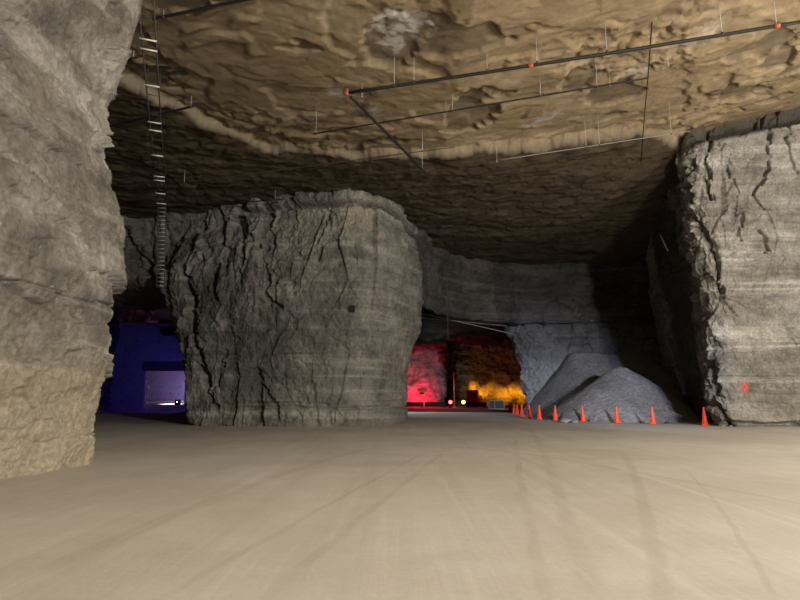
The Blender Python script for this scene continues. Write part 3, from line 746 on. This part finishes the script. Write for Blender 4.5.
# ------------------------------------------------------------------ small fixtures on the rock
pil_bvh = bvh_of(pillar); rw_bvh = bvh_of(right_wall)
q, nrm = hit(pil_bvh, 352, 309)
if q is not None:
    root = empty('junction_box', q, 'small black box fixed high on the front of the central pillar', 'electrical box')
    box_obj('case', (-0.15, -0.10, -0.17), (0.15, 0.25, 0.17), M_black, root, 0.02)
    box_obj('lid', (-0.13, -0.13, -0.15), (0.13, -0.10, 0.15), M_black, root, 0.01)
qa, na = hit(rw_bvh, 660, 234); qb, nb = hit(rw_bvh, 668, 251)
if qa is not None and qb is not None:
    qa = qa - ray(660, 234).normalized() * 0.2; qb = qb - ray(668, 251).normalized() * 0.2
    setp(tube_obj('white_rod', [qa, (qa + qb) / 2, qb], 0.045, M_white), 'short pale rod slanting on the dark side of the right rock pillar', 'rod')

# ------------------------------------------------------------------ the lit chamber at the end of the passage
M_lensR = plain('red_lens', (0.9, 0.1, 0.1), 0.3, emit=(1.0, 0.10, 0.12), strength=5, vary=0)
M_lensA = plain('amber_lens', (0.9, 0.6, 0.2), 0.3, emit=(1.0, 0.55, 0.10), strength=5, vary=0)
M_lensW = plain('white_lens', (0.9, 0.9, 0.85), 0.3, emit=(1.0, 0.9, 0.8), strength=3, vary=0)
def stage_light(loc, lens, label, s=1.0):
    root = empty('stage_light', loc, label, 'stage light')
    tube_obj('stand', [(0, 0, 0), (0, 0, 0.34)], 0.04, M_black, root); off = Vector((0, 0, 0.30))
    bm = bmesh.new(); add_lathe(bm, [(0.22 * s, 0.28 * s), (0.25 * s, 0.1 * s), (0.27 * s, -0.12 * s)], 20, (0, 0, 0.42 * s), 'Y')
    hs = link('housing', bm_mesh('housing', bm), M_black, root); hs.location = off
    bm = bmesh.new(); add_lathe(bm, [(0.25 * s, -0.12 * s), (0.2 * s, -0.17 * s), (0.08 * s, -0.2 * s)], 20, (0, 0, 0.42 * s), 'Y')
    link('lens', bm_mesh('lens', bm), lens, hs)
    bm = bmesh.new()
    for k in (-1, 1): add_box(bm, (k * 0.31 * s - 0.02, -0.03, 0.02), (k * 0.31 * s + 0.02, 0.03, 0.5 * s))
    add_box(bm, (-0.33 * s, -0.12, 0), (0.33 * s, 0.12, 0.03))
    link('yoke', bm_mesh('yoke', bm), M_black, root, False).location = off
    bm = bmesh.new(); add_lathe(bm, [(0.22, 0), (0.22, 0.04), (0.06, 0.07)], 14); link('base', bm_mesh('base', bm), M_black, root)
g = at(450.3, 401.6, 79); stage_light((g.x, 79, 0.03), M_lensR, 'small glowing red stage light on the floor by the red wall')
g = at(463.3, 401.6, 79); stage_light((g.x, 79, 0.03), M_lensA, 'small glowing amber stage light to the right of the red one')
# low black barriers in front of the red wall
for i, (x0, x1, lab) in enumerate(((404, 423.5, 'low black barrier below the oval sign, left of the pale post'), (424.8, 446, 'low black barrier between the pale post and the red stage light'), (466, 486, 'low black barrier to the left of the grey cage'))):
    a, b = at(x0, 405, 80.6), at(x1, 405, 80.6)
    root = empty('crowd_barrier', ((a.x + b.x) / 2, 80.6, 0.0), lab, 'barrier', 'low black barriers in the lit chamber')
    w_ = (b.x - a.x) / 2
    box_obj('panel', (-w_, -0.04, 0.12), (w_, 0.04, 0.66), M_black, root)
    box_obj('top_rail', (-w_, -0.06, 0.66), (w_, 0.06, 0.74), M_black, root)
    for s in (-1, 1): box_obj('foot', (s * w_ * 0.8 - 0.05, -0.3, 0.0), (s * w_ * 0.8 + 0.05, 0.3, 0.12), M_black, root)
# pale post and oval sign
g = at(424.2, 405, 80); root = empty('bollard', (g.x, 80, 0.0), 'thin pale post on the floor below the oval sign', 'post')
tube_obj('post', [(0, 0, 0), (0, 0, 0.72)], 0.06, M_white, root); box_obj('base', (-0.18, -0.18, 0), (0.18, 0.18, 0.05), M_black, root)
g = at(421.5, 393.6, 84.6)
root = empty('oval_sign', g, 'oval black sign with a yellow rim on the red wall', 'sign')
M_yel = plain('yellow_rim', (0.75, 0.5, 0.05), 0.5); 
bm = bmesh.new(); add_lathe(bm, [(0.50, -0.05), (0.52, 0.0), (0.52, 0.06)], 32, axis='Y'); o = link('rim', bm_mesh('rim', bm), M_yel, root); o.scale = (1, 1, 0.55)
bm = bmesh.new(); add_lathe(bm, [(0.39, -0.08), (0.40, -0.06), (0.40, 0.0)], 32, axis='Y'); o = link('face', bm_mesh('face', bm), M_black, root); o.scale = (1, 1, 0.55)
for s in (-1, 1): tube_obj('mount', [(s * 0.3, 0.02, 0), (s * 0.3, 1.8, 0)], 0.03, M_black, root)
# tall pole with amber light on it
g = at(454.3, 402, 82); root = empty('lighting_stand', (g.x, 82, 0), 'tall thin yellow pole between the red and amber walls', 'pole')
M_pole = plain('yellow_pole', (0.8, 0.6, 0.25), 0.5)
tube_obj('pole', [(0, 0, 0.05), (0, 0, at(454.3, 372, 82).z)], 0.075, M_pole, root)
bm = bmesh.new(); add_lathe(bm, [(0.3, 0), (0.3, 0.04), (0.08, 0.08)], 16); link('base', bm_mesh('base', bm), M_pole, root)
# purple cabin and pale posts beside it
a, b = at(467.5, 402, 84), at(477.5, 390, 84)
M_purp = plain('purple_panel', (0.16, 0.05, 0.14), 0.5)
root = empty('purple_cabinet', ((a.x + b.x) / 2, 84, 0), 'dark purple cabinet standing at the foot of the amber wall', 'cabinet')
w_ = (b.x - a.x) / 2
box_obj('body', (-w_, 0, 0.1), (w_, 1.2, b.z - 0.12), M_purp, root, 0.03)
box_obj('top', (-w_ - 0.06, -0.06, b.z - 0.12), (w_ + 0.06, 1.26, b.z), M_purp, root, 0.02)
box_obj('base', (-w_ + 0.05, 0.05, 0), (w_ - 0.05, 1.15, 0.1), M_black, root)
for s, lab in ((-1, 'door'), (1, 'door')): box_obj('door', (s * w_ * 0.5 - w_ * 0.46, -0.03, 0.15), (s * w_ * 0.5 + w_ * 0.46, 0.0, b.z - 0.18), M_purp, root)
for px, y0, lab in ((478.0, 391, 'pale post beside the purple cabinet'), (481.0, 396, 'shorter pale post right of the purple cabinet')):
    g = at(px, 402, 83); root = empty('pale_post', (g.x, 83, 0), lab, 'post', 'pale posts beside the purple cabinet')
    tube_obj('post', [(0, 0, 0), (0, 0, at(px, y0, 83).z)], 0.08, M_white, root)
    box_obj('base', (-0.2, -0.2, 0), (0.2, 0.2, 0.05), M_white, root)
# grey wire cage
ga, gb = ground(489, 408.6), ground(504.5, 408.6)
cyy = 70.0
ga, gb, gt = at(489, 405, cyy), at(504, 405, cyy), at(497, 400.2, cyy)
root = empty('wire_cage', ((ga.x + gb.x) / 2, cyy, 0.0), 'low grey metal-framed cage on the floor before the amber wall', 'cage')
w_, h_ = (gb.x - ga.x) / 2, gt.z
M_frame = plain('pale_grey_frame', (0.55, 0.56, 0.55), 0.4, 0.2)
M_panel = plain('dark_grey_panel', (0.13, 0.14, 0.145), 0.5)
for sx in (-1, -0.25, 1):
    for yy in (0, 1.3): box_obj('upright', (sx * w_ - 0.05, yy - 0.05, 0), (sx * w_ + 0.05, yy + 0.05, h_), M_frame, root)
for zz in (0.06, h_ - 0.06):
    for yy in (0, 1.3): box_obj('rail', (-w_, yy - 0.04, zz - 0.05), (w_, yy + 0.04, zz + 0.05), M_frame, root)
    for sx in (-1, 1): box_obj('rail', (sx * w_ - 0.04, 0, zz - 0.05), (sx * w_ + 0.04, 1.3, zz + 0.05), M_frame, root)
box_obj('front_panel', (-w_ * 0.22, 0.02, 0.1), (w_ * 0.96, 0.04, h_ - 0.1), M_panel, root)
box_obj('side_panel', (-w_ * 0.97, 0.02, 0.1), (-w_ * 0.28, 0.04, h_ - 0.1), M_grey, root)
box_obj('tray', (-w_, 0, 0.05), (w_, 1.3, 0.10), M_panel, root)

bm = bmesh.new()
vs = [bm.verts.new(c) for c in ((o0 - 6, BY + 1.2, -0.05), (o1 + 4, BY + 1.2, -0.05), (o1 + 4, BY + 1.5, 0.5), (o0 - 6, BY + 1.5, 0.5), (o1 + 4, BY + 16.2, 1.05), (o0 - 6, BY + 16.2, 1.05))]
bm.faces.new((vs[0], vs[1], vs[2], vs[3])); bm.faces.new((vs[3], vs[2], vs[4], vs[5]))
setp(link('floor_ramp', bm_mesh('floor_ramp', bm), M_floor, None, False), 'pale floor rising behind the doorway of the blue-lit wall', 'floor', None, 'structure')
# little floor lamp in the blue wall's doorway
g = at(177, 403, BY + 2); root = empty('floor_lamp_box', (g.x, BY + 2, 0.53), 'small black box with a white lamp in the doorway of the blue-lit wall', 'lamp')
box_obj('case', (-0.28, 0, 0.05), (0.28, 0.4, 0.62), M_black, root, 0.03)
bm = bmesh.new(); add_lathe(bm, [(0.055, -0.02), (0.065, 0.02), (0.065, 0.05)], 16, (0, -0.02, 0.36), 'Y'); link('lens', bm_mesh('lens', bm), M_lensW, root)
for s in (-1, 1): box_obj('foot', (s * 0.2 - 0.05, 0.05, 0), (s * 0.2 + 0.05, 0.35, 0.05), M_black, root)

# ------------------------------------------------------------------ lights
def aim(o, tgt): o.rotation_euler = (Vector(tgt) - o.location).to_track_quat('-Z', 'Y').to_euler()
def area(loc, tgt, power, col, size=1.5, spread=180):
    d = bpy.data.lights.new('area', 'AREA'); d.energy = power; d.color = col; d.size = size; d.spread = R(spread)
    o = bpy.data.objects.new('area_light', d); C.objects.link(o); o.location = loc; aim(o, tgt); return o
def spotl(loc, tgt, power, col, ang=80, blend=0.5, size=0.3):
    d = bpy.data.lights.new('spot', 'SPOT'); d.energy = power; d.color = col; d.spot_size = R(ang); d.spot_blend = blend; d.shadow_soft_size = size
    o = bpy.data.objects.new('spot_light', d); C.objects.link(o); o.location = loc; aim(o, tgt); return o
def point(loc, power, col, size=0.4):
    d = bpy.data.lights.new('point', 'POINT'); d.energy = power; d.color = col; d.shadow_soft_size = size
    o = bpy.data.objects.new('point_light', d); C.objects.link(o); o.location = loc; return o
WARM = (1.0, 0.95, 0.87)
point((23, 11, 6.5), 8200, WARM, 0.8)
point((14, -7, 6.2), 25000, WARM, 0.8)
# cool work lamp just off to the right, thrown on the gravel and the pale wall
spotl((12.8, 2, 6.0), (11.0, 45, 2.0), 30000, (0.62, 0.72, 1.0), 23, 0.9, 0.4)
# lamp behind the central pillar that lights a strip of the passage floor
spotl((-3.5, 59, 6.0), (2.6, 52, 0.0), 2600, (0.95, 0.97, 1.0), 62, 0.4)
# red and amber
spotl((2.8, 82.6, 0.7), (2.6, 86, 1.3), 1900, (1.0, 0.012, 0.06), 118, 1.0)
point((3.0, 79.5, 3.4), 620, (1.0, 0.008, 0.03))
for x, zz, ee in ((11.8, 3.2, 330), (13.5, 2.3, 520), (15.0, 2.7, 420), (16.7, 2.0, 650), (18.3, 2.5, 560), (20.0, 2.1, 700)): spotl((x, 94.5, zz), (x + 0.2, 96.8, zz - 0.2), ee, (1.0, 0.34, 0.012), 72, 1.0)
spotl((16, 91, 0.5), (16, 97, 4), 150, (1.0, 0.36, 0.015), 110, 0.9)
spotl((13.8, 65, 3.2), (12.0, 70, 0.3), 330, (0.95, 0.97, 1.0), 50, 0.6)  # cool unseen lamp added to brighten the cage
point((10.8, 92.5, 3.2), 45, (1.0, 0.62, 0.38))
# blue
spotl((-19, 54, 3), (-27.5, 62, 2.6), 430, (0.12, 0.08, 1.0), 85, 0.9)
spotl((-26.5, 68, 3.2), (-26, 67.5, 0.5), 2600, (1.0, 0.75, 0.72), 60, 0.5)
point((-26, 74, 2.2), 420, (0.5, 0.35, 1.0))

w = bpy.data.worlds.new('world'); bpy.context.scene.world = w; w.use_nodes = True
w.node_tree.nodes['Background'].inputs[0].default_value = (0.9, 0.85, 0.75, 1); w.node_tree.nodes['Background'].inputs[1].default_value = 0.010
sc = bpy.context.scene
sc.view_settings.view_transform = 'Standard'
sc.view_settings.look = 'None'
sc.view_settings.exposure = 0.0
sc.cycles.diffuse_bounces = 3
